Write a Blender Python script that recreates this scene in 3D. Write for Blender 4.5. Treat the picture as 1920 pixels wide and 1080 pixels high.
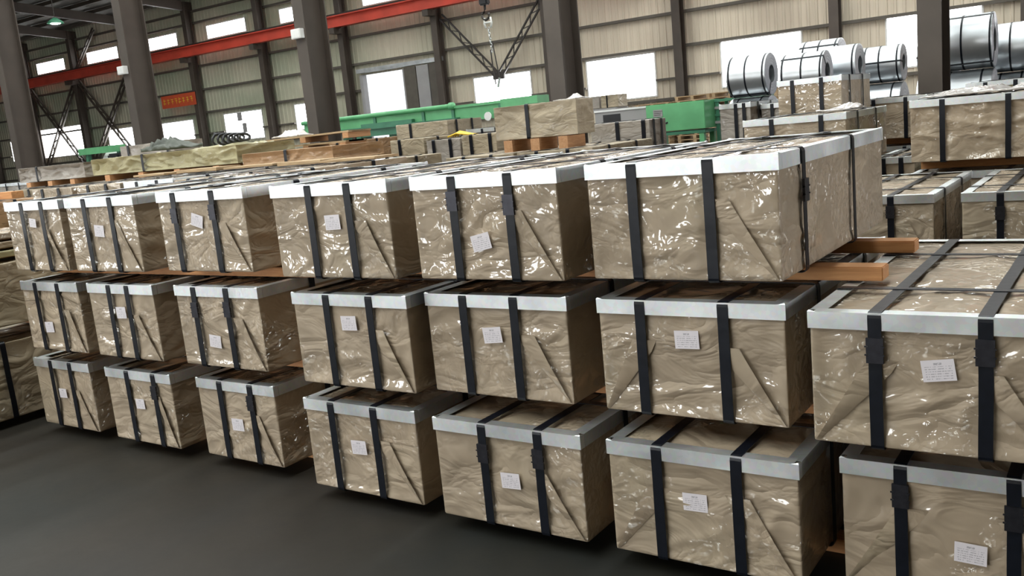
import bpy, bmesh, math, random
from mathutils import Vector, Matrix, noise

# ------------------------------------------------------------------ scene reset
for o in list(bpy.data.objects):
    bpy.data.objects.remove(o, do_unlink=True)
S = bpy.context.scene
COL = S.collection
PI = math.pi

# ------------------------------------------------------------------ camera
cam_d = bpy.data.cameras.new('camera')
cam = bpy.data.objects.new('camera', cam_d)
COL.objects.link(cam)
cam_d.sensor_width = 36.0
cam_d.lens = 36.0 * 1711.72 / 1920.0
cam_d.clip_start = 0.05
cam_d.clip_end = 400
_r = Vector((0.82301434, 0.55981006, -0.09622938))
_u = Vector((-0.02060318, 0.19872108, 0.9798395))
_f = Vector((-0.56764682, 0.80443933, -0.17508416))
M4 = Matrix(((_r.x, _u.x, -_f.x, 0.0), (_r.y, _u.y, -_f.y, 0.0), (_r.z, _u.z, -_f.z, 1.78483546), (0, 0, 0, 1)))
cam.matrix_world = M4
S.camera = cam

# ------------------------------------------------------------------ world, exposure
SKY = 1.2          # overcast sky outside
PANE = 9.0
REARPANE = 17.0         # glow of the unseen windows behind the viewer
ROOFLIGHT = 17.0    # glow of the roof strips added out of view
W = bpy.data.worlds.new('overcast_sky')
S.world = W
W.use_nodes = True
_bg = W.node_tree.nodes['Background']
_bg.inputs[0].default_value = (0.93, 0.97, 1.0, 1)
_bg.inputs[1].default_value = SKY
S.view_settings.view_transform = 'Standard'
S.view_settings.look = 'None'
S.view_settings.gamma = 1.0
S.view_settings.use_curve_mapping = False
S.view_settings.exposure = 0.1
try:
    S.cycles.max_bounces = 6
    S.cycles.diffuse_bounces = 4
    S.cycles.glossy_bounces = 3
    S.cycles.sample_clamp_indirect = 6.0
    S.cycles.caustics_reflective = False
    S.cycles.caustics_refractive = False
except Exception:
    pass

# ------------------------------------------------------------------ node helpers
class NT:
    def __init__(s, name):
        s.m = bpy.data.materials.new(name)
        s.m.use_nodes = True
        s.t = s.m.node_tree
        s.b = s.t.nodes['Principled BSDF']
        s.out = s.t.nodes['Material Output']
    def n(s, typ, **kw):
        nd = s.t.nodes.new(typ)
        for k, v in kw.items():
            setattr(nd, k, v)
        return nd
    def l(s, a, b):
        s.t.links.new(a, b)
    def setv(s, sock, v):
        if isinstance(v, (int, float)):
            sock.default_value = v
        elif isinstance(v, (tuple, list)):
            sock.default_value = v
        else:
            s.l(v, sock)
    def math(s, op, a, b=0.0, c=0.0, clamp=False):
        nd = s.n('ShaderNodeMath', operation=op, use_clamp=clamp)
        s.setv(nd.inputs[0], a); s.setv(nd.inputs[1], b)
        if len(nd.inputs) > 2: s.setv(nd.inputs[2], c)
        return nd.outputs[0]
    def mix(s, f, a, b, blend='MIX'):
        nd = s.n('ShaderNodeMix', data_type='RGBA', blend_type=blend)
        s.setv(nd.inputs[0], f); s.setv(nd.inputs[6], a); s.setv(nd.inputs[7], b)
        return nd.outputs[2]
    def ramp(s, f, p0, p1, c0=(0, 0, 0, 1), c1=(1, 1, 1, 1)):
        nd = s.n('ShaderNodeValToRGB')
        nd.color_ramp.elements[0].position = p0; nd.color_ramp.elements[1].position = p1
        nd.color_ramp.elements[0].color = c0; nd.color_ramp.elements[1].color = c1
        s.l(f, nd.inputs[0])
        return nd.outputs[0]
    def coords(s, scale=(1, 1, 1), rnd=True):
        tc = s.n('ShaderNodeTexCoord')
        v = tc.outputs['Object']
        if rnd:
            oi = s.n('ShaderNodeObjectInfo')
            m = s.n('ShaderNodeVectorMath', operation='SCALE')
            cmb = s.n('ShaderNodeCombineXYZ')
            s.l(oi.outputs['Random'], cmb.inputs[0]); s.l(oi.outputs['Random'], cmb.inputs[1]); s.l(oi.outputs['Random'], cmb.inputs[2])
            s.l(cmb.outputs[0], m.inputs[0]); m.inputs['Scale'].default_value = 37.0
            a = s.n('ShaderNodeVectorMath', operation='ADD')
            s.l(v, a.inputs[0]); s.l(m.outputs[0], a.inputs[1])
            v = a.outputs[0]
        mp = s.n('ShaderNodeMapping')
        mp.inputs['Scale'].default_value = scale
        s.l(v, mp.inputs[0])
        return mp.outputs[0]
    def noise(s, vec, scale, detail=3.0, rough=0.5, dist=0.0):
        nd = s.n('ShaderNodeTexNoise')
        s.l(vec, nd.inputs['Vector'])
        nd.inputs['Scale'].default_value = scale; nd.inputs['Detail'].default_value = detail
        nd.inputs['Roughness'].default_value = rough; nd.inputs['Distortion'].default_value = dist
        return nd.outputs[0]
    def bump(s, h, strength, dist, prev=None):
        nd = s.n('ShaderNodeBump')
        s.l(h, nd.inputs['Height'])
        nd.inputs['Strength'].default_value = strength; nd.inputs['Distance'].default_value = dist
        if prev is not None: s.l(prev, nd.inputs['Normal'])
        return nd.outputs[0]
    def p(s, **kw):
        for k, v in kw.items():
            s.setv(s.b.inputs[k.replace('_', ' ')], v)
        return s.m

def c(r, g, b):
    """sRGB 0..255 to linear RGBA"""
    f = lambda v: ((v / 255 + 0.055) / 1.055) ** 2.4 if v > 10 else v / 255 / 12.92
    return (f(r), f(g), f(b), 1)

def simple(name, col, rough=0.6, metal=0.0, var=0.12, scale=4.0, bump=0.0, streak=(1, 1, 1)):
    t = NT(name)
    v = t.coords(streak)
    n1 = t.noise(v, scale, 5)
    k = t.ramp(n1, 0.3, 0.7)
    dark = tuple(x * (1 - var) for x in col[:3]) + (1,)
    lite = tuple(min(1, x * (1 + var)) for x in col[:3]) + (1,)
    kw = dict(Base_Color=t.mix(k, dark, lite), Roughness=rough, Metallic=metal)
    if bump:
        kw['Normal'] = t.bump(t.noise(v, scale * 6, 4), 0.5, bump)
    return t.p(**kw)

def m_paper(name, col, film=0.7):
    """kraft paper under creased clear film"""
    t = NT(name)
    v = t.coords((1, 1, 1))
    big = t.noise(v, 2.6, 3, 0.5, 0.6)
    mid = t.noise(v, 9.0, 4, 0.55, 0.8)
    base = t.mix(t.ramp(big, 0.3, 0.72), tuple(x * 0.86 for x in col[:3]) + (1,), tuple(min(1, x * 1.12) for x in col[:3]) + (1,))
    green = t.mix(0.5, base, c(150, 154, 122))
    base = t.mix(t.math('MULTIPLY', t.ramp(t.noise(v, 1.7, 2), 0.55, 0.78), 0.25), base, green)
    base = t.mix(t.math('MULTIPLY', t.ramp(mid, 0.35, 0.75), 0.18), base, tuple(x * 0.72 for x in col[:3]) + (1,))
    # soft folds of the paper
    vm = t.n('ShaderNodeMapping'); vm.inputs['Scale'].default_value = (1.0, 1.0, 2.0); vm.inputs['Rotation'].default_value = (0.3, 0.5, 0.2)
    t.l(v, vm.inputs[0])
    w = t.noise(vm.outputs[0], 3.4, 3, 0.45, 1.0)
    ridge = t.math('ABSOLUTE', t.math('SUBTRACT', w, 0.5))
    nb = t.bump(ridge, 0.42, 0.09)
    nf = t.bump(ridge, 0.15, 0.07)
    # clear film over it: taut in most places, crumpled into small facets in patches
    wv = t.n('ShaderNodeVectorMath', operation='ADD')
    nz = t.n('ShaderNodeTexNoise'); nz.inputs['Scale'].default_value = 9.0; nz.inputs['Detail'].default_value = 2
    t.l(v, nz.inputs['Vector'])
    sc = t.n('ShaderNodeVectorMath', operation='SCALE'); sc.inputs['Scale'].default_value = 0.16
    t.l(nz.outputs[1], sc.inputs[0]); t.l(v, wv.inputs[0]); t.l(sc.outputs[0], wv.inputs[1])
    vor = t.n('ShaderNodeTexVoronoi', feature='DISTANCE_TO_EDGE')
    t.l(wv.outputs[0], vor.inputs['Vector']); vor.inputs['Scale'].default_value = 15.0
    patch = t.ramp(t.noise(v, 3.0, 2, 0.5), 0.51, 0.60)
    crum = t.math('MULTIPLY', vor.outputs['Distance'], patch)
    nc = t.bump(crum, 1.0, 0.13, nf)
    nc = t.bump(t.noise(v, 7, 2, 0.5, 1.0), 0.3, 0.03, nc)
    return t.p(Base_Color=base, Roughness=0.55, Normal=nb, Coat_Weight=film, Coat_IOR=1.62, Coat_Roughness=0.05, Coat_Normal=nc, Specular_IOR_Level=0.25)

def m_galv():
    t = NT('galvanised_steel')
    v = t.coords((1, 1, 1))
    n1 = t.noise(v, 3.0, 4, 0.55)
    vor = t.n('ShaderNodeTexVoronoi'); t.l(v, vor.inputs['Vector']); vor.inputs['Scale'].default_value = 60
    base = t.mix(t.ramp(n1, 0.3, 0.7), c(190, 195, 197), c(232, 235, 237))
    base = t.mix(0.06, base, vor.outputs['Color'])
    return t.p(Base_Color=base, Metallic=0.9, Roughness=t.math('ADD', t.math('MULTIPLY', n1, 0.2), 0.33), Normal=t.bump(t.noise(v, 5, 3), 0.25, 0.015))

def m_strap():
    t = NT('strap_black')
    v = t.coords((1, 1, 1))
    n1 = t.noise(v, 30, 3)
    return t.p(Base_Color=t.mix(n1, c(8, 11, 18), c(20, 24, 34)), Roughness=0.36, Specular_IOR_Level=0.25, Metallic=0.0, Normal=t.bump(t.noise(v, 14, 2), 0.25, 0.006))

def m_label():
    """white printed consignment slip: heading and rows of fine print (illegible in the photo)"""
    t = NT('slip_print')
    tc = t.n('ShaderNodeTexCoord')
    sp = t.n('ShaderNodeSeparateXYZ'); t.l(tc.outputs['Object'], sp.inputs[0])
    x, z = sp.outputs[0], sp.outputs[2]
    row = t.math('FRACT', t.math('MULTIPLY', t.math('ADD', z, 0.5), 125.0))
    line = t.math('LESS_THAN', row, 0.38)
    inx = t.math('LESS_THAN', t.math('ABSOLUTE', x), 0.040)
    inz = t.math('MULTIPLY', t.math('LESS_THAN', z, 0.014), t.math('GREATER_THAN', z, -0.028))
    mp = t.n('ShaderNodeMapping'); mp.inputs['Scale'].default_value = (1, 1, 0.2); t.l(tc.outputs['Object'], mp.inputs[0])
    brk = t.math('GREATER_THAN', t.noise(mp.outputs[0], 260, 1), 0.47)
    rows = t.math('MULTIPLY', t.math('MULTIPLY', line, inx), t.math('MULTIPLY', inz, brk))
    head = t.math('MULTIPLY', t.math('LESS_THAN', t.math('ABSOLUTE', t.math('SUBTRACT', z, 0.022)), 0.0035),
                  t.math('LESS_THAN', t.math('ABSOLUTE', x), 0.012))
    head = t.math('MULTIPLY', head, t.math('GREATER_THAN', t.noise(tc.outputs['Object'], 330, 1), 0.42))
    f = t.math('MULTIPLY', t.math('MAXIMUM', rows, head), 0.55, clamp=True)
    return t.p(Base_Color=t.mix(f, c(226, 220, 226), c(110, 108, 116)), Roughness=0.45, Coat_Weight=0.3, Coat_Roughness=0.1)

def m_wood(name, a, b, rough=0.7, axis='x'):
    t = NT(name)
    v = t.coords((0.6, 7, 7) if axis == 'x' else (7, 0.6, 7))
    n1 = t.noise(v, 5, 5, 0.6, 1.5)
    return t.p(Base_Color=t.mix(t.ramp(n1, 0.3, 0.7), a, b), Roughness=rough, Normal=t.bump(n1, 0.3, 0.004))

def m_floor():
    t = NT('painted_concrete')
    v = t.coords((1, 1, 1), rnd=False)
    n1 = t.noise(v, 0.5, 5, 0.6); n2 = t.noise(v, 2.2, 6, 0.65); n3 = t.noise(v, 0.25, 3)
    base = t.mix(t.ramp(n1, 0.35, 0.65), c(30, 30, 26), c(41, 39, 32))
    base = t.mix(t.math('MULTIPLY', t.ramp(n2, 0.45, 0.7), 0.5), base, c(32, 35, 35))
    base = t.mix(t.math('MULTIPLY', t.ramp(n3, 0.5, 0.65), 0.35), base, c(50, 38, 32))
    scr = t.ramp(t.noise(v, 9, 8, 0.7, 2.0), 0.69, 0.74)
    base = t.mix(t.math('MULTIPLY', scr, 0.2), base, c(84, 82, 74))
    return t.p(Base_Color=base, Roughness=t.math('ADD', t.math('MULTIPLY', n2, 0.25), 0.45), Normal=t.bump(n2, 0.2, 0.01), Specular_IOR_Level=0.3)

def m_wall():
    t = NT('wall_sheet')
    tc = t.n('ShaderNodeTexCoord')
    mp = t.n('ShaderNodeMapping'); mp.inputs['Scale'].default_value = (1.2, 1, 0.06); t.l(tc.outputs['Object'], mp.inputs[0])
    n1 = t.noise(mp.outputs[0], 3, 5, 0.6)
    mp2 = t.n('ShaderNodeMapping'); mp2.inputs['Scale'].default_value = (0.16, 1, 0.2); t.l(tc.outputs['Object'], mp2.inputs[0])
    n2 = t.noise(mp2.outputs[0], 1.0, 3)
    base = t.mix(t.ramp(n1, 0.3, 0.75), c(206, 194, 174), c(226, 214, 194))
    sp = t.n('ShaderNodeSeparateXYZ'); t.l(tc.outputs['Object'], sp.inputs[0])
    # the sheets of the far bays are an aged pale green
    g = t.ramp(t.math('MULTIPLY_ADD', sp.outputs[0], -1 / 40.0, -0.45), 0.0, 0.6)
    base = t.mix(t.math('MULTIPLY', g, t.ramp(n2, 0.3, 0.6)), base, c(160, 168, 144))
    return t.p(Base_Color=base, Roughness=0.6)

def emis(name, col, strength, base=(0.8, 0.8, 0.8, 1)):
    t = NT(name)
    return t.p(Base_Color=base, Emission_Color=col, Emission_Strength=strength, Roughness=0.3)

MAT = {}
MAT['paper'] = m_paper('kraft_paper_film', c(172, 155, 134), 0.8)
MAT['paper_matt'] = m_paper('kraft_paper_plain', c(168, 154, 132), 0.25)
MAT['paper_olive'] = m_paper('kraft_paper_olive', c(164, 156, 122), 0.35)
MAT['paper_brown'] = m_paper('kraft_paper_brown', c(166, 132, 98), 0.3)
MAT['paper_grey'] = m_paper('kraft_paper_grey', c(158, 150, 142), 0.3)
MAT['galv'] = m_galv()
MAT['strap'] = m_strap()
MAT['seal'] = simple('seal_steel', c(52, 52, 58), 0.35, 0.7, 0.2, 40)
MAT['label'] = m_label()
MAT['timber'] = m_wood('raw_timber', c(178, 122, 76), c(206, 152, 100))
MAT['timber_y'] = m_wood('raw_timber_across', c(178, 128, 88), c(204, 158, 116), axis='y')
MAT['board'] = m_wood('weathered_board', c(160, 134, 102), c(190, 164, 128))
MAT['floor'] = m_floor()
MAT['wall'] = m_wall()
MAT['girt'] = simple('girt_steel', c(92, 86, 78), 0.6, 0.0)
MAT['column'] = simple('column_paint', c(78, 69, 62), 0.55, 0.0, 0.15, 1.5)
MAT['red'] = simple('red_paint', c(206, 78, 60), 0.5, 0.0, 0.15, 1.0)
MAT['roof'] = simple('roof_sheet', c(120, 118, 112), 0.7, 0.0, 0.1, 0.6)
MAT['pane'] = emis('frosted_pane', (0.97, 0.99, 1.0, 1), PANE)
MAT['rear_glow_pane'] = emis('rear_glow_pane', (0.97, 0.99, 1.0, 1), REARPANE)  # unseen rear windows, glow raised for glints on the film
MAT['roof_glow'] = emis('added_roof_glow', (0.95, 1.0, 0.97, 1), ROOFLIGHT)
MAT['green'] = simple('green_machine_paint', c(104, 178, 124), 0.45, 0.0, 0.12, 3)
MAT['dgreen'] = simple('dark_green_paint', c(66, 126, 98), 0.45, 0.0, 0.15, 3)
MAT['grey'] = simple('grey_cabinet_paint', c(160, 158, 158), 0.5, 0.0, 0.06, 2)
MAT['black'] = simple('black_rubber', c(30, 30, 34), 0.5, 0.0, 0.15, 6)
MAT['darksteel'] = simple('dark_steel', c(66, 62, 60), 0.45, 0.5, 0.15, 6)
MAT['coil'] = simple('coil_steel', c(196, 200, 204), 0.33, 0.85, 0.08, 3)
MAT['coilend'] = simple('coil_edge_steel', c(222, 222, 228), 0.4, 0.25, 0.1, 30)
MAT['white'] = simple('white_plastic', c(232, 232, 230), 0.3, 0.0, 0.05, 8)
MAT['film'] = m_paper('clouded_film', c(196, 190, 186), 1.0)
MAT['banner'] = simple('banner_cloth', c(204, 84, 50), 0.7, 0.0, 0.08, 3)
MAT['yellow'] = simple('yellow_plastic', c(226, 186, 50), 0.45, 0.0, 0.1, 10)
MAT['lamp'] = emis('lamp_glass', (0.75, 1.0, 0.88, 1), 14.0)
MAT['tarp'] = simple('dark_tarp', c(70, 74, 66), 0.6, 0.0, 0.25, 8, 0.01)

# ------------------------------------------------------------------ mesh helpers
class MB:
    def __init__(s):
        s.v = []; s.f = []
    def add(s, vs, fs):
        o = len(s.v)
        s.v += [tuple(x) for x in vs]
        s.f += [tuple(i + o for i in q) for q in fs]
        return s
    def box(s, x0, x1, y0, y1, z0, z1):
        return s.add([(x0, y0, z0), (x1, y0, z0), (x1, y1, z0), (x0, y1, z0), (x0, y0, z1), (x1, y0, z1), (x1, y1, z1), (x0, y1, z1)],
                     [(0, 3, 2, 1), (4, 5, 6, 7), (0, 1, 5, 4), (1, 2, 6, 5), (2, 3, 7, 6), (3, 0, 4, 7)])
    def bar(s, a, b, w, h, up=(0, 0, 1)):
        a = Vector(a); b = Vector(b); d = (b - a).normalized(); up = Vector(up)
        if abs(d.dot(up)) > 0.95: up = Vector((1, 0, 0))
        x = d.cross(up).normalized(); y = x.cross(d)
        vs = []
        for q in (a, b):
            for sx, sy in ((-1, -1), (1, -1), (1, 1), (-1, 1)):
                vs.append(q + x * sx * w / 2 + y * sy * h / 2)
        return s.add(vs, [(0, 1, 2, 3), (7, 6, 5, 4), (0, 4, 5, 1), (1, 5, 6, 2), (2, 6, 7, 3), (3, 7, 4, 0)])
    def tube(s, pts, r, n=8):
        pts = [Vector(q) for q in pts]; rings = []
        for i, q in enumerate(pts):
            d = (pts[min(i + 1, len(pts) - 1)] - pts[max(i - 1, 0)]).normalized()
            up = Vector((0, 0, 1)) if abs(d.z) < 0.9 else Vector((1, 0, 0))
            x = d.cross(up).normalized(); y = x.cross(d)
            rings.append([q + (x * math.cos(2 * PI * k / n) + y * math.sin(2 * PI * k / n)) * r for k in range(n)])
        vs = [q for rg in rings for q in rg]; fs = []
        for i in range(len(rings) - 1):
            for k in range(n):
                fs.append((i * n + k, i * n + (k + 1) % n, (i + 1) * n + (k + 1) % n, (i + 1) * n + k))
        fs.append(tuple(range(n - 1, -1, -1))); fs.append(tuple((len(rings) - 1) * n + k for k in range(n)))
        return s.add(vs, fs)
    def lathe_x(s, prof, n=40):
        """closed profile of (x, r) turned about the X axis"""
        m = len(prof); vs = []
        for k in range(n):
            a = 2 * PI * k / n
            for x, r in prof: vs.append((x, r * math.cos(a), r * math.sin(a)))
        fs = []
        for k in range(n):
            for i in range(m):
                j = (i + 1) % m; kk = (k + 1) % n
                fs.append((k * m + i, k * m + j, kk * m + j, kk * m + i))
        return s.add(vs, fs)
    def prism_y(s, poly, y0, y1):
        """polygon of (x, z), extruded along Y"""
        n = len(poly)
        vs = [(x, y0, z) for x, z in poly] + [(x, y1, z) for x, z in poly]
        fs = [tuple(range(n)), tuple(range(2 * n - 1, n - 1, -1))] + [(i, n + i, n + (i + 1) % n, (i + 1) % n) for i in range(n)]
        return s.add(vs, fs)
    def mesh(s, name, mat, smooth=False, fix=True):
        me = bpy.data.meshes.new(name)
        me.from_pydata(s.v, [], s.f)
        me.update()
        if fix:
            bm = bmesh.new(); bm.from_mesh(me); bmesh.ops.recalc_face_normals(bm, faces=bm.faces[:]); bm.to_mesh(me); bm.free()
        if mat: me.materials.append(MAT[mat])
        if smooth:
            for q in me.polygons: q.use_smooth = True
        return me
    def build(s, name, mat, parent=None, loc=(0, 0, 0), smooth=False, bevel=0.0, label=None):
        me = s.mesh(name, mat, smooth)
        if bevel:
            bm = bmesh.new(); bm.from_mesh(me)
            bmesh.ops.bevel(bm, geom=bm.edges[:], offset=bevel, segments=2, affect='EDGES', clamp_overlap=True)
            bm.to_mesh(me); bm.free()
        return link(name, me, parent, loc, label)

def link(name, me, parent=None, loc=(0, 0, 0), label=None):
    o = bpy.data.objects.new(name, me); COL.objects.link(o); o.location = loc
    if parent: o.parent = parent
    if label: o['label'] = label
    return o

def thing(name, label, cat, loc=(0, 0, 0), rz=0.0, group=None):
    o = bpy.data.objects.new(name, None); COL.objects.link(o)
    o.empty_display_size = 0.1
    o.location = loc; o.rotation_euler = (0, 0, rz)
    return tag(o, label, cat, group)

def tag(o, label, cat, group=None):
    o['label'] = label; o['category'] = cat
    if group: o['group'] = group
    return o

def struct(o):
    o['kind'] = 'structure'
    return o

def empty_struct(name, loc=(0, 0, 0)):
    o = bpy.data.objects.new(name, None); COL.objects.link(o); o.location = loc
    return struct(o)

# ------------------------------------------------------------------ building
XL, XR, YB, YF = -84.0, 16.0, -12.0, 35.0
WALLTOP = 10.4
# floor
mb = MB().box(XL - 3, XR + 3, YB - 18, YF + 4, -0.2, 0.0)
struct(mb.build('floor', 'floor'))

def corrugated(mb, x0, x1, z0, z1, y, pitch=0.30, depth=0.03):
    pts = []
    k = math.floor(x0 / pitch)
    x = k * pitch
    while x < x1:
        for dx, dy in ((0.0, 0), (0.17, 0), (0.20, depth), (0.27, depth)):
            xx = x + dx
            if x0 < xx < x1: pts.append((xx, y - dy))
        x += pitch
    pts = [(x0, y)] + pts + [(x1, y)]
    vs = [(a, b, z0) for a, b in pts] + [(a, b, z1) for a, b in pts]
    n = len(pts)
    mb.add(vs, [(i, i + 1, n + i + 1, n + i) for i in range(n - 1)])

# openings in the far wall: (x0, x1, z0, z1)
LOWW = [(-73.7, -70.5, 2.6, 4.1), (-67.7, -64.5, 2.6, 4.1), (-63.4, -58.1, 2.6, 4.6), (-55.4, -52.5, 2.6, 4.0), (-49.6, -46.5, 2.6, 3.95), (-43.7, -40.4, 2.4, 4.0),
        (-37.8, -35.0, 2.6, 4.0), (-25.7, -22.5, 2.5, 4.1), (-19.7, -16.45, 2.35, 4.15), (-13.7, -10.5, 2.4, 4.2), (-7.6, -4.5, 2.4, 4.25), (-1.6, 1.6, 2.4, 4.2)]
HIGHW = [(-74.2, -71.0, 8.2, 9.0), (-68.2, -65.0, 8.2, 9.0), (-62.4, -58.9, 8.2, 9.0), (-56.3, -52.8, 8.2, 9.0), (-50.0, -46.8, 8.2, 9.0), (-44.1, -40.7, 8.2, 9.0),
         (-38.0, -34.8, 8.2, 9.0), (-32.0, -28.8, 8.2, 9.0), (-26.0, -22.8, 8.2, 9.0), (-20.0, -16.8, 8.2, 9.0), (-14.0, -10.8, 8.2, 9.0)]
DOOR = (-32.4, -29.75, 0.0, 4.95)
mb = MB()
def wall_rows(mb, ops, za, zb):
    ops = sorted(ops); x = XL
    for (a, b, z0, z1) in ops:
        corrugated(mb, x, a, za, zb, YF)
        if z0 > za: corrugated(mb, a, b, za, z0, YF)
        if z1 < zb: corrugated(mb, a, b, z1, zb, YF)
        x = b
    corrugated(mb, x, XR, za, zb, YF)
wall_rows(mb, LOWW + [DOOR], 0.0, 5.6)
wall_rows(mb, HIGHW, 5.6, WALLTOP + 0.25)
wall_back = struct(mb.build('wall_back', 'wall'))
for z in (1.3, 2.2, 4.22, 5.52, 6.85, 9.25, 9.9):
    if z in (1.3, 2.2, 4.22):
        runs = [(XL, DOOR[0] - 0.2), (DOOR[1] + 0.2, XR)]
    else:
        runs = [(XL, XR)]
    for a, b in runs:
        g = MB().box(a, b, YF - 0.20, YF - 0.05, z - 0.055, z + 0.055)
        g.build('girt', 'girt', wall_back)
# mid-height girts stop at the windows
for zz in (3.0, 3.55):
    xs = sorted(LOWW + [DOOR]); x = XL
    if zz == 3.0:
        for (a, b, z0, z1) in xs:
            MB().box(x, a, YF - 0.18, YF - 0.05, zz - 0.04, zz + 0.04).build('girt', 'girt', wall_back); x = b
        MB().box(x, XR, YF - 0.18, YF - 0.05, zz - 0.04, zz + 0.04).build('girt', 'girt', wall_back)
# windows
wi = 0
def window(op, bars, broken=False, pane='pane'):
    global wi
    wi += 1
    x0, x1, z0, z1 = op
    e = empty_struct('window_%d' % wi, ((x0 + x1) / 2, YF, z0))
    w = (x1 - x0) / 2; h = z1 - z0
    fr = MB().box(-w, w, -0.06, 0.06, 0, 0.06).box(-w, w, -0.06, 0.06, h - 0.06, h).box(-w, -w + 0.06, -0.06, 0.06, 0.06, h - 0.06).box(w - 0.06, w, -0.06, 0.06, 0.06, h - 0.06)
    fr.build('window_frame', 'white', e)
    n = bars
    for k in range(n):
        a = -w + 0.06 + (2 * w - 0.12) * k / n; b = -w + 0.06 + (2 * w - 0.12) * (k + 1) / n
        MB().box(a + 0.012, b - 0.012, 0.0, 0.012, 0.06, h - 0.06).build('pane', pane, e)
        if k: MB().box(a - 0.012, a + 0.012, -0.02, 0.03, 0.06, h - 0.06).build('mullion', 'white', e)
    if broken:
        MB().box(-w + 1.15, -w + 1.55, -0.04, -0.02, h - 0.5, h - 0.04).build('patch_board', 'grey', e)
        MB().box(-w + 1.5, -w + 1.85, -0.04, -0.02, 0.42, 0.95).build('patch_board', 'grey', e)
        MB().box(-w + 0.06, -w + 1.1, -0.04, -0.02, 0.06, 0.22).build('patch_board', 'grey', e)
for op in LOWW: window(op, 2, broken=(op[0] == -43.7))
for op in HIGHW: window(op, 3)
# open doorway with sliding leaf and track
d1 = empty_struct('door_1', ((DOOR[0] + DOOR[1]) / 2, YF, 0))
dw = (DOOR[1] - DOOR[0]) / 2
MB().box(-dw - 0.2, -dw, -0.25, 0.05, 0, 4.95).box(dw, dw + 0.2, -0.25, 0.05, 0, 4.95).build('door_jamb', 'grey', d1)
MB().box(-dw - 0.3, dw + 2.6, -0.35, -0.1, 5.05, 5.25).build('door_track', 'galv', d1)
for k in range(3):
    MB().box(dw + 0.15 + k * 0.78, dw + 0.88 + k * 0.78, -0.32, -0.25, 0.05, 5.0).build('door_leaf', 'grey' if k == 1 else 'girt', d1)
# other walls
struct(MB().box(XL - 0.1, XL + 0.1, YB, YF, 0, WALLTOP + 2.5).build('wall_left', 'wall'))
mb = MB()
for ya, yb, za, zb_ in ((YB, 4.0, 0, WALLTOP + 2.5), (4.0, 20.0, 4.6, WALLTOP + 2.5), (20.0, YF, 0, WALLTOP + 2.5)):
    mb.box(XR - 0.1, XR + 0.1, ya, yb, za, zb_)
struct(mb.build('wall_right', 'wall'))
d2 = empty_struct('added_light_door', (XR, 9.0, 0))  # unseen glowing door added to light the right sides of the crates
for k in range(8):
    MB().box(-0.02, 0.02, -4.95 + 2.0 * k, -3.05 + 2.0 * k, 0.8, 4.5).build('pane', 'pane', d2)
    MB().box(-0.04, 0.04, -4.98 + 2.0 * k, -3.02 + 2.0 * k, 0.0, 0.8).build('door_leaf', 'girt', d2)
# front wall of the shed, behind the viewer: unseen window band, laid out for its light on the crates
mb = MB()
FW = [(-9.2 + 6.0 * k + 1.7, -9.2 + 6.0 * k + 4.3, 0.8, 3.3) for k in range(-8, 1)]
x = XL
for (a_, b_, z0, z1) in FW:
    corrugated(mb, x, a_, 0, 4.6, YB, 0.6); corrugated(mb, a_, b_, 0, z0, YB, 0.6); corrugated(mb, a_, b_, z1, 4.6, YB, 0.6); x = b_
corrugated(mb, x, XR, 0, 4.6, YB, 0.6)
corrugated(mb, XL, XR, 4.6, WALLTOP + 1.0, YB, 0.6)
wf = struct(mb.build('wall_front', 'wall'))
YF_, YF = YF, YB
for op in FW: window(op, 3, pane='rear_glow_pane')
YF = YF_
# columns of the far wall
for k in range(-13, 3):
    x = -9.2 + 6.0 * k
    if x < XL + 1 or x > XR - 1: continue
    mb = MB()
    mb.box(x - 0.17, x + 0.17, YF - 0.26, YF - 0.22, 0, WALLTOP).box(x - 0.17, x + 0.17, YF - 0.66, YF - 0.62, 0, WALLTOP).box(x - 0.03, x + 0.03, YF - 0.62, YF - 0.26, 0, WALLTOP)
    mb.box(x - 0.17, x + 0.17, YF - 1.2, YF - 0.66, 7.05, 7.32)
    struct(mb.build('wall_column', 'column'))
# crane runway beam along the far wall
rb = MB().box(XL + 0.2, XR - 0.2, YF - 1.16, YF - 0.78, 7.84, 7.90).box(XL + 0.2, XR - 0.2, YF - 1.16, YF - 0.78, 7.34, 7.40).box(XL + 0.2, XR - 0.2, YF - 1.0, YF - 0.94, 7.40, 7.84)
runway = struct(rb.build('runway_beam', 'red'))
MB().box(XL + 0.2, XR - 0.2, YF - 1.02, YF - 0.92, 7.90, 8.0).build('crane_rail', 'darksteel', runway)
# big H-section columns between the bays
BIGX = [-32.9, -26.85, -20.9, -14.62, -8.47, -2.47, 3.6]
BIGY = 14.3
for i, x in enumerate(BIGX):
    mb = MB()
    mb.box(x - 0.155, x + 0.155, BIGY - 0.33, BIGY - 0.30, 0, 11.4).box(x - 0.155, x + 0.155, BIGY + 0.30, BIGY + 0.33, 0, 11.4).box(x - 0.02, x + 0.02, BIGY - 0.30, BIGY + 0.30, 0, 11.4)
    mb.box(x - 0.3, x + 0.3, BIGY - 0.45, BIGY + 0.45, 0, 0.03)
    struct(mb.build('hall_column', 'column'))
rb = MB().box(XL + 0.2, XR - 0.2, BIGY + 0.4, BIGY + 0.78, 7.84, 7.90).box(XL + 0.2, XR - 0.2, BIGY + 0.4, BIGY + 0.78, 7.34, 7.40).box(XL + 0.2, XR - 0.2, BIGY + 0.56, BIGY + 0.62, 7.40, 7.84)
struct(rb.build('runway_beam', 'red'))
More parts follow.
